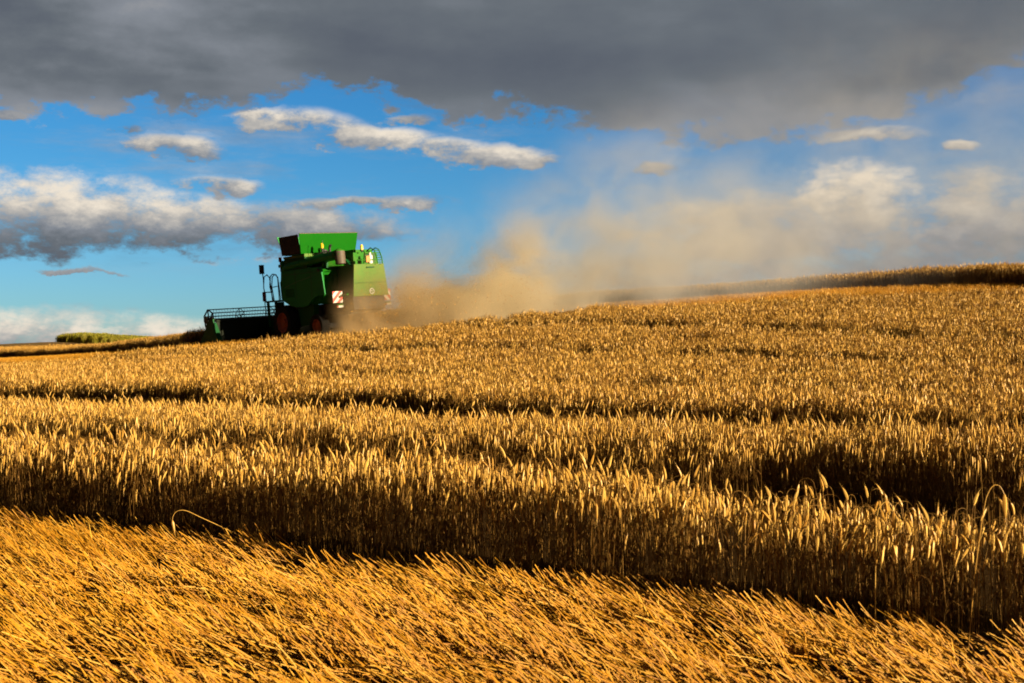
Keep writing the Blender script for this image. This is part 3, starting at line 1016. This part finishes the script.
    bm = bmesh.new(); slab(bm, [(x1, -1.50, lo), (x1, 1.50, lo), (x1 + .16, 1.80, hi - .02), (x1 + .16, -1.80, hi - .02)], .035)
    link('tank_flap', bm, G_PAINT, root)

    # unloading auger folded back along the left side
    bm = bmesh.new()
    pipe(bm, [(5.9, 1.22, 3.66), (5.55, 1.28, 3.80), (5.0, 1.28, 3.86), (3.0, 1.24, 4.00), (1.05, 1.18, 4.13)], [.20, .22, .235, .235, .235], 20)
    pipe(bm, [(4.2, 1.255, 3.915), (4.12, 1.2535, 3.921)], .262, 20)
    ag = link('unloading_auger', bm, G_PAINT, root, True)
    bm = bmesh.new()
    pipe(bm, [(1.10, 1.18, 4.13), (.80, 1.17, 4.15), (.62, 1.16, 4.10)], [.25, .27, .20], 18)
    pipe(bm, [(.82, 1.16, 4.28), (.82, 1.16, 4.36), (.82, 1.16, 4.42)], [.26, .22, .10], 16)
    link('auger_elbow', bm, G_COVER, ag, True)
    bm = bmesh.new()
    pipe(bm, [(.80, 1.16, 4.30), (.78, 1.16, 4.0), (.75, 1.16, 3.66)], [.265, .27, .25], 18)
    link('auger_spout', bm, SPOUT, ag, True)
    bm = bmesh.new()
    box(bm, 1.9, 2.2, 1.0, 1.3, 3.55, 3.92)
    link('auger_rest', bm, G_DARK, root, False, .02)
    bm = bmesh.new()
    box(bm, 5.0, 5.3, 1.05, 1.35, 3.5, 3.70)
    link('auger_rest', bm, G_DARK, root, False, .02)

    # engine deck with its covers, rail and ladder
    bm = bmesh.new()
    box(bm, .95, 3.40, -1.20, .25, 3.60, 4.22)
    box(bm, 1.15, 3.2, -1.05, .10, 4.20, 4.38)
    dk = link('engine_cover', bm, G_COVER, root, False, .05)
    bm = bmesh.new()
    for k in range(7): box(bm, .925, .955, -1.05, -.45, 3.70 + k * .07, 3.735 + k * .07)
    link('air_grille', bm, BLACK, dk)
    bm = bmesh.new()
    pipe(bm, [(2.9, .35, 4.0), (2.9, .35, 4.62), (2.8, .35, 4.75)], .07, 12)
    link('exhaust', bm, BLACK, root, True)
    bm = bmesh.new()   # hoses, filter and clutter between tank and auger
    pipe(bm, [(3.3, .85, 4.05), (3.2, .8, 4.35), (2.9, .6, 4.42), (2.6, .3, 4.30)], .05, 8)
    pipe(bm, [(3.38, 1.0, 4.0), (3.1, 1.02, 4.32), (2.6, .8, 4.4), (2.2, .4, 4.28)], .035, 8)
    pipe(bm, [(3.0, .62, 4.28), (3.0, .62, 4.52)], .16, 14)
    pipe(bm, [(2.3, .55, 4.05), (1.9, .55, 4.05)], .17, 14)
    box(bm, 2.5, 3.3, .3, 1.0, 3.60, 4.05)
    link('air_filter', bm, BLACK, root, True)
    bm = bmesh.new()
    for yy in (-.62, -.92):
        pipe(bm, [(.10, yy, 3.58), (.14, yy, 3.9), (.35, yy, 4.30), (.65, yy, 4.42), (.97, yy, 4.30)], .028, 8)
    for k in range(6): pipe(bm, [(.11 + .05 * k, -.62, 3.66 + k * .12), (.11 + .05 * k, -.92, 3.66 + k * .12)], .02, 6)
    pipe(bm, [(.10, .60, 3.80), (.10, -.62, 3.80)], .022, 6); pipe(bm, [(.10, -.10, 3.6), (.10, -.10, 3.80)], .022, 6)
    link('rear_ladder', bm, G_COVER, root, True)
    bm = bmesh.new(); box(bm, .02, .10, -.12, .10, 3.68, 3.98)
    link('reflector', bm, ORANGE, root, False, .012)
    bm = bmesh.new(); pipe(bm, [(.30, -.32, 3.62), (.30, -.32, 4.02)], .12, 12); pipe(bm, [(.30, -.32, 4.03), (.30, -.32, 4.16)], .06, 10)
    link('canister', bm, WHITE, root, True)
    for (bx, by, bz) in ((2.9, .80, 4.56), (.7, -.12, 4.30)):
        bm = bmesh.new(); pipe(bm, [(bx, by, bz - .16 if bz > 4.5 else 4.22), (bx, by, bz)], .035, 8)
        pipe(bm, [(bx, by, bz - .03), (bx, by, bz + .03)], .09, 12)
        bs = link('beacon', bm, BLACK, root, True)
        bm = bmesh.new(); pipe(bm, [(bx, by, bz + .03), (bx, by, bz + .22), (bx, by, bz + .30)], [.075, .075, .04], 14)
        link('beacon_lens', bm, YELLOW, bs, True)
    bm = bmesh.new(); pipe(bm, [(2.6, .95, 4.2), (2.6, .95, 5.0)], .012, 5)
    link('aerial', bm, BLACK, root)

    # cab, mostly behind the tank
    bm = bmesh.new()
    hexa(bm, [(5.95, .95, 2.2), (5.95, -.95, 2.2), (7.0, -.92, 2.2), (7.0, .92, 2.2), (5.95, .95, 3.1), (5.95, -.95, 3.1), (7.05, -.92, 3.1), (7.05, .92, 3.1)])
    cab = link('cab', bm, G_DARK, root, False, .03)
    bm = bmesh.new()
    hexa(bm, [(6.0, .93, 3.102), (6.0, -.93, 3.102), (7.02, -.90, 3.102), (7.02, .90, 3.102), (6.0, .90, 3.86), (6.0, -.90, 3.86), (6.9, -.86, 3.86), (6.9, .86, 3.86)])
    link('cab_window', bm, GLASS, cab, False, .02)
    bm = bmesh.new()
    box(bm, 5.9, 7.05, -.96, .96, 3.862, 4.02)
    link('cab_roof', bm, G_PAINT, cab, False, .05)
    bm = bmesh.new(); pipe(bm, [(6.05, 1.42, 3.60), (6.05, 1.42, 4.12)], .03, 8); box(bm, 5.99, 6.11, 1.36, 1.48, 4.12, 4.36)
    link('side_lamp', bm, [REDLAMP], root, False, .02)
    bm = bmesh.new(); box(bm, 5.86, 6.05, 1.15, 1.40, 3.60, 4.18)
    link('cab_pillar', bm, G_PAINT, root, False, .04)

    # platform, steps and hand rails ahead of the left wheel
    bm = bmesh.new()
    box(bm, 6.02, 7.5, .98, 1.62, 2.05, 2.13)
    pf = link('platform', bm, G_DARK, root, False, .01)
    bm = bmesh.new()
    rr = .028
    for yy in (1.60, 1.10):
        pipe(bm, [(7.46, yy, 2.13), (7.62, yy, 2.9), (7.5, yy, 3.42), (7.2, yy, 3.52), (6.95, yy, 3.36), (6.86, yy, 2.8), (6.80, yy, 2.13)], rr, 8)
    pipe(bm, [(7.54, 1.60, 2.6), (7.54, 1.10, 2.6)], rr, 8)
    pipe(bm, [(6.72, 1.60, 2.13), (6.98, 1.60, 2.9), (6.85, 1.60, 3.42), (6.6, 1.60, 3.52), (6.25, 1.60, 3.46), (6.12, 1.60, 3.25), (6.10, 1.60, 2.13)], rr, 8)
    pipe(bm, [(6.9, 1.60, 2.82), (6.11, 1.60, 2.86)], rr * .8, 8)
    link('handrail', bm, BLACK, pf, True)
    bm = bmesh.new()
    for yy in (1.15, 1.62):
        prism_xz(bm, [(7.05, .75), (7.25, .75), (7.35, 2.05), (7.1, 2.05)], yy - .02, yy + .02)
    for k in range(4): box(bm, 7.06, 7.30, 1.17, 1.60, .80 + k * .34, .84 + k * .34)
    box(bm, 6.7, 7.2, .95, 1.12, 1.0, 2.04)
    link('steps', bm, G_DARK, pf, False)
    bm = bmesh.new()
    pipe(bm, [(7.48, 1.66, 1.3), (7.50, 1.66, 3.35), (7.48, 1.72, 3.95)], .025, 8)
    mr = link('mirror_arm', bm, BLACK, root, True)
    bm = bmesh.new(); box(bm, 7.44, 7.52, 1.60, 1.86, 3.58, 4.06)
    link('mirror', bm, BLACK, mr, False, .03)
    bm = bmesh.new(); box(bm, 7.45, 7.49, 1.58, 1.78, 2.12, 2.62)
    link('front_marker_plate', bm, REDLAMP, root, False, .01)

    # wheels
    for s in (1, -1):
        w = wheel(root, 5.95, s * 1.32, .92, .68, 'front_wheel')
        w = wheel(root, 2.84, s * 1.28, .64, .50, 'rear_wheel')

    # feeder house and header
    bm = bmesh.new()
    hexa(bm, [(6.4, .62, .95), (6.4, -.62, .95), (8.75, -.62, .35), (8.75, .62, .35), (6.4, .62, 1.85), (6.4, -.62, 1.85), (8.75, -.62, 1.05), (8.75, .62, 1.05)])
    link('feeder_house', bm, G_DARK, root, False, .03)
    HW, hx = 3.90, 8.8
    bm = bmesh.new()
    box(bm, hx, hx + .07, -HW, HW, .22, 1.22)
    pipe(bm, [(hx + .03, -HW, 1.24), (hx + .03, HW, 1.24)], .07, 8)
    box(bm, hx - .10, hx - .002, -HW, HW, .34, .50)
    for k in range(-3, 4): box(bm, hx - .07, hx - .002, k * 1.2 - .04, k * 1.2 + .04, .50, 1.17)
    hexa(bm, [(hx, HW, .12), (hx, -HW, .12), (hx + 1.3, -HW, .08), (hx + 1.3, HW, .08), (hx, HW, .22), (hx, -HW, .22), (hx + 1.3, -HW, .12), (hx + 1.3, HW, .12)])
    hd = link('header', bm, G_BACK, root, False)
    for s in (1, -1):
        bm = bmesh.new()
        hexa(bm, [(hx - .15, s * HW, .08), (hx - .15, s * (HW + .16), .08), (hx + 1.9, s * (HW + .06), .08), (hx + 1.9, s * HW, .08),
                  (hx + .15, s * HW, 1.36), (hx + .15, s * (HW + .12), 1.36), (hx + .62, s * (HW + .10), 1.30), (hx + .62, s * HW, 1.30)])
        hexa(bm, [(hx - .45, s * (HW - .10), .10), (hx - .45, s * (HW + .26), .10), (hx + .1, s * (HW + .26), .10), (hx + .1, s * (HW - .10), .10),
                  (hx - .05, s * (HW + .02), 1.15), (hx - .05, s * (HW + .14), 1.15), (hx + .08, s * (HW + .14), 1.15), (hx + .08, s * (HW + .02), 1.15)])
        link('end_divider', bm, G_DARK, hd, False, .02)
    bm = bmesh.new()
    pipe(bm, [(hx + .55, -HW + .05, .55), (hx + .55, HW - .05, .55)], .20, 14)
    for s in (1, -1):
        n = 90; prev = None
        for k in range(n + 1):
            t = k / n; y = s * (.5 + (HW - .6) * t); a = s * t * 36
            cur = [bm.verts.new((hx + .55 + q * math.cos(a), y, .55 + q * math.sin(a))) for q in (.20, .31)]
            if prev: bm.faces.new((prev[0], prev[1], cur[1], cur[0]))
            prev = cur
    link('feed_auger', bm, STEEL, hd, True)
    # reel: hexagonal, bars with tines
    rx, rz, rad = hx + 1.0, 1.32, .56
    bm = bmesh.new()
    pipe(bm, [(rx, -HW + .1, rz), (rx, HW - .1, rz)], .07, 10)
    for yy in np.linspace(-HW + .12, HW - .12, 5):
        for k in range(6):
            a = 2 * math.pi * k / 6 + .35
            a2 = 2 * math.pi * (k + 1) / 6 + .35
            P = (rx + rad * math.cos(a), yy, rz + rad * math.sin(a)); P2 = (rx + rad * math.cos(a2), yy, rz + rad * math.sin(a2))
            big = abs(yy) > HW - .5
            pipe(bm, [(rx, yy, rz), P], .035 if big else .022, 6); pipe(bm, [P, P2], .04 if big else .018, 6)
    for k in range(6):
        a = 2 * math.pi * k / 6 + .35
        bx, bz = rx + rad * math.cos(a), rz + rad * math.sin(a)
        pipe(bm, [(bx, -HW + .1, bz), (bx, HW - .1, bz)], .028, 6)
        for y in np.arange(-HW + .2, HW - .15, .17):
            pipe(bm, [(bx, y, bz), (bx - .05, y, bz - .22)], .011, 4)
    link('reel', bm, BLACK, hd)
    for s in (1, -1):
        bm = bmesh.new()
        pipe(bm, [(hx + .05, s * (HW - .02), 1.25), (hx + .5, s * (HW - .02), 1.45), (rx, s * (HW - .02), rz)], .06, 8)
        pipe(bm, [(rx, s * (HW - .06), rz), (rx, s * (HW + .10), rz)], .20, 14)
        link('reel_arm', bm, BLACK, hd, True)
    bm = bmesh.new()
    pipe(bm, [(hx + .03, 0, 1.25), (hx + .06, 0, 1.72)], .05, 6)
    link('reel_arm', bm, BLACK, hd, True)
    bm = bmesh.new()
    box(bm, hx + 1.28, hx + 1.36, -HW, HW, .075, .115)
    for y in np.arange(-HW + .05, HW, .09):
        hexa(bm, [(hx + 1.36, y - .02, .08), (hx + 1.36, y + .02, .08), (hx + 1.47, y + .004, .09), (hx + 1.47, y - .004, .09), (hx + 1.36, y - .02, .11), (hx + 1.36, y + .02, .11), (hx + 1.47, y + .004, .10), (hx + 1.47, y - .004, .10)])
    link('cutter_bar', bm, STEEL, hd)
    return root


COMB = build_combine()


# ------------------------------------------------------------------ dust trail and flying chaff
def build_dust():
    x0, x1, y0, y1, z0, z1 = -9.5, 74, 67, 118, 1.0, 27
    bm = bmesh.new(); box(bm, x0, x1, y0, y1, z0, z1)
    me = bpy.data.meshes.new('dust_cloud'); bmesh.ops.recalc_face_normals(bm, faces=bm.faces); bm.to_mesh(me); bm.free()
    o = bpy.data.objects.new('dust_cloud', me); COL.objects.link(o)
    m = bpy.data.materials.new('dust'); m.use_nodes = True; nt = m.node_tree; nt.nodes.clear()
    out = nt.nodes.new('ShaderNodeOutputMaterial')
    tc = nt.nodes.new('ShaderNodeTexCoord')
    sp = nt.nodes.new('ShaderNodeSeparateXYZ'); nt.links.new(tc.outputs['Object'], sp.inputs[0])
    x, y, z = (E(nt, sp.outputs[i]) for i in range(3))
    warp = noise(nt, tc.outputs['Object'], .12, 3, .55)
    warp2 = noise(nt, vmap(nt, tc.outputs['Object'], (1, 1, 1), (31, 7, 3)), .16, 3, .55)
    s = (x + 9.2 + (warp - .5) * 5.0)
    sp0 = s.max(0.0)
    gz = sp0.min(14.0) * .17 + 2.95                                   # ground under the trail
    yc = sp0 * .38 + 70.7
    rd = sp0 * .23 + 2.3
    h = sp0 * .215 + 1.45 + (warp2 - .5) * (sp0 * .16 + .8)
    q = (y - yc) / rd
    v = (z - gz - (sp0 - 9.0).max(0.0) * .20) / h.max(.6)
    v = v.max(0.0) + (v * -1.0).max(0.0) * 2.0
    body = (q * q * -1.1).exp() * (v * v * -1.25).exp()
    n1 = noise(nt, vmap(nt, tc.outputs['Object'], (.8, .8, 1.0)), .34, 5, .58, .5)
    n2 = noise(nt, tc.outputs['Object'], .13, 3, .55, .3)
    dens = (sp0 * -.20).exp() * 11.0 + (sp0 * -.022).exp() * .10
    puff = n1.smooth(.34, .72) * n2.smooth(.30, .62, .25, 1.3)
    dens = dens * body * puff * s.smooth(-.2, 2.6)
    # fade before the faces of the box
    dens = dens * x.smooth(30, 64, 1, 0) * z.smooth(z1 - 7, z1 - .5, 1, 0) * y.smooth(y0 + .2, y0 + 3) * y.smooth(y1 - 8, y1 - .5, 1, 0)
    pv = nt.nodes.new('ShaderNodeVolumePrincipled')
    pv.inputs['Color'].default_value = (.86, .66, .36, 1)
    pv.inputs['Anisotropy'].default_value = .15
    c1 = mixc(nt, s.smooth(2.0, 9.0), (.78, .58, .32), (.95, .80, .54))
    nt.links.new(mixc(nt, s.smooth(6, 19), c1, (.85, .825, .79)), pv.inputs['Color'])
    nt.links.new((dens * DUST).o, pv.inputs['Density'])
    nt.links.new(pv.outputs[0], out.inputs['Volume'])
    me.materials.append(m)
    tag(o, 'tan dust trail drifting to the right behind the combine', 'dust', kind='stuff')


DUST = 1.0
build_dust()


def build_chaff():
    sb = SB(); rnd = random.Random(9)
    mloc = COMB.matrix_world
    for k in range(900):
        u = rnd.random() ** 1.6
        t = u * 9.0
        p = mloc @ Vector((-.2 - t * .35, rnd.gauss(-.1, .9 + .12 * t), 1.2 + rnd.gauss(.15, .55 + .10 * t)))
        p += Vector((t * .75, 0, t * .08))
        g = float(ground(p.x, p.y)[0])
        if p.z < g + .05: p.z = g + rnd.uniform(.05, .6)
        L = rnd.uniform(.02, .055)
        d = Vector((rnd.gauss(0, 1), rnd.gauss(0, 1), rnd.gauss(0, 1))).normalized()
        sb.tube([p - d * L, p + d * L], [.007, .009], 3, 0)
    me = sb.mesh('flying_chaff', [M_STUB])
    o = bpy.data.objects.new('flying_chaff', me); COL.objects.link(o)
    tag(o, 'bits of chaff flying in the dust under the combine tail', 'chaff', kind='stuff')


build_chaff()


# ------------------------------------------------------------------ a few straws that stand out
def hooked(X, Y, path, ear, label, seed):
    """one stalk along its own path (offsets in metres from the ground point), its ear hanging from the hook"""
    rnd = random.Random(seed); sb = SB()
    P = [Vector(p) for p in path]; P = [P[0] * 2 - P[1]] + P + [P[-1] * 2 - P[-2]]
    path = []
    for i in range(1, len(P) - 2):       # smooth the given points
        for t in (0, .25, .5, .75):
            a, b, c, d = P[i - 1:i + 3]
            path.append(.5 * (b * 2 + (c - a) * t + (a * 2 - b * 5 + c * 4 - d) * t * t + (b * 3 - a - c * 3 + d) * t ** 3))
    path.append(P[-2])
    n = len(path)
    sb.tube(path, [.0028 - .0010 * k / n for k in range(n)], 5, 1, cap=False)
    p = Vector(path[-1]); d = Vector(ear); L = d.length; t = d.normalized()
    pts = [p + d * (k / 7) for k in range(8)]
    sb.tube(pts, [.004, .011, .0125, .012, .011, .009, .006, .002], 6, 1)
    a = t.cross(Vector((0, 1, 0))).normalized(); b = t.cross(a)
    for k in range(16):
        q = pts[1 + k % 6]; an = k * 2.4; o = a * math.cos(an) + b * math.sin(an)
        tip = q + t * rnd.uniform(.05, .09) + o * rnd.uniform(.006, .018); w = o.cross(t).normalized() * .0012
        sb.tri(q + w, q - w, tip, 1)
    o = bpy.data.objects.new('bent_stalk', sb.mesh('bent_stalk', M_CROP)); COL.objects.link(o)
    o.location = (X, Y, float(ground(X, Y)[0]) - .01)
    tag(o, label, 'cereal stalk', 'stalks that stand out from the crop edge')
    return o


def at(px, D):   # point on the ground where the view direction through px meets the line D metres off along the crop edge normal
    u = (px - 512) / FOC
    Y = D / (EDGE_N[1] + EDGE_N[0] * u)
    return u * Y, Y

x, y = at(176, 7.55)
hooked(x, y, [(.62, .34, .10), (.40, .20, .24), (.20, .06, .36), (.10, .02, .415), (.045, 0, .425), (.005, 0, .41), (-.018, 0, .375), (-.024, 0, .34)], (.02, 0, -.105),
       'pale lone stalk arching over to the left low in front of the dark crop edge', 3)
x, y = at(985, 8.0)
hooked(x, y, [(-.10, .02, 0), (-.06, .01, .45), (-.01, 0, .82), (.015, 0, .91), (.045, 0, .95), (.08, 0, .945), (.105, 0, .90)], (.005, 0, -.14),
       'tallest stalk with a long hooked ear at the right end of the crop edge', 4)
x, y = at(880, 7.95)
hooked(x, y, [(-.03, .02, 0), (-.03, .01, .40), (-.02, 0, .74), (0, 0, .80), (.03, 0, .825), (.06, 0, .81), (.075, 0, .77)], (.01, 0, -.13),
       'shorter stalk with a hooked ear left of the tallest one at the crop edge', 6)
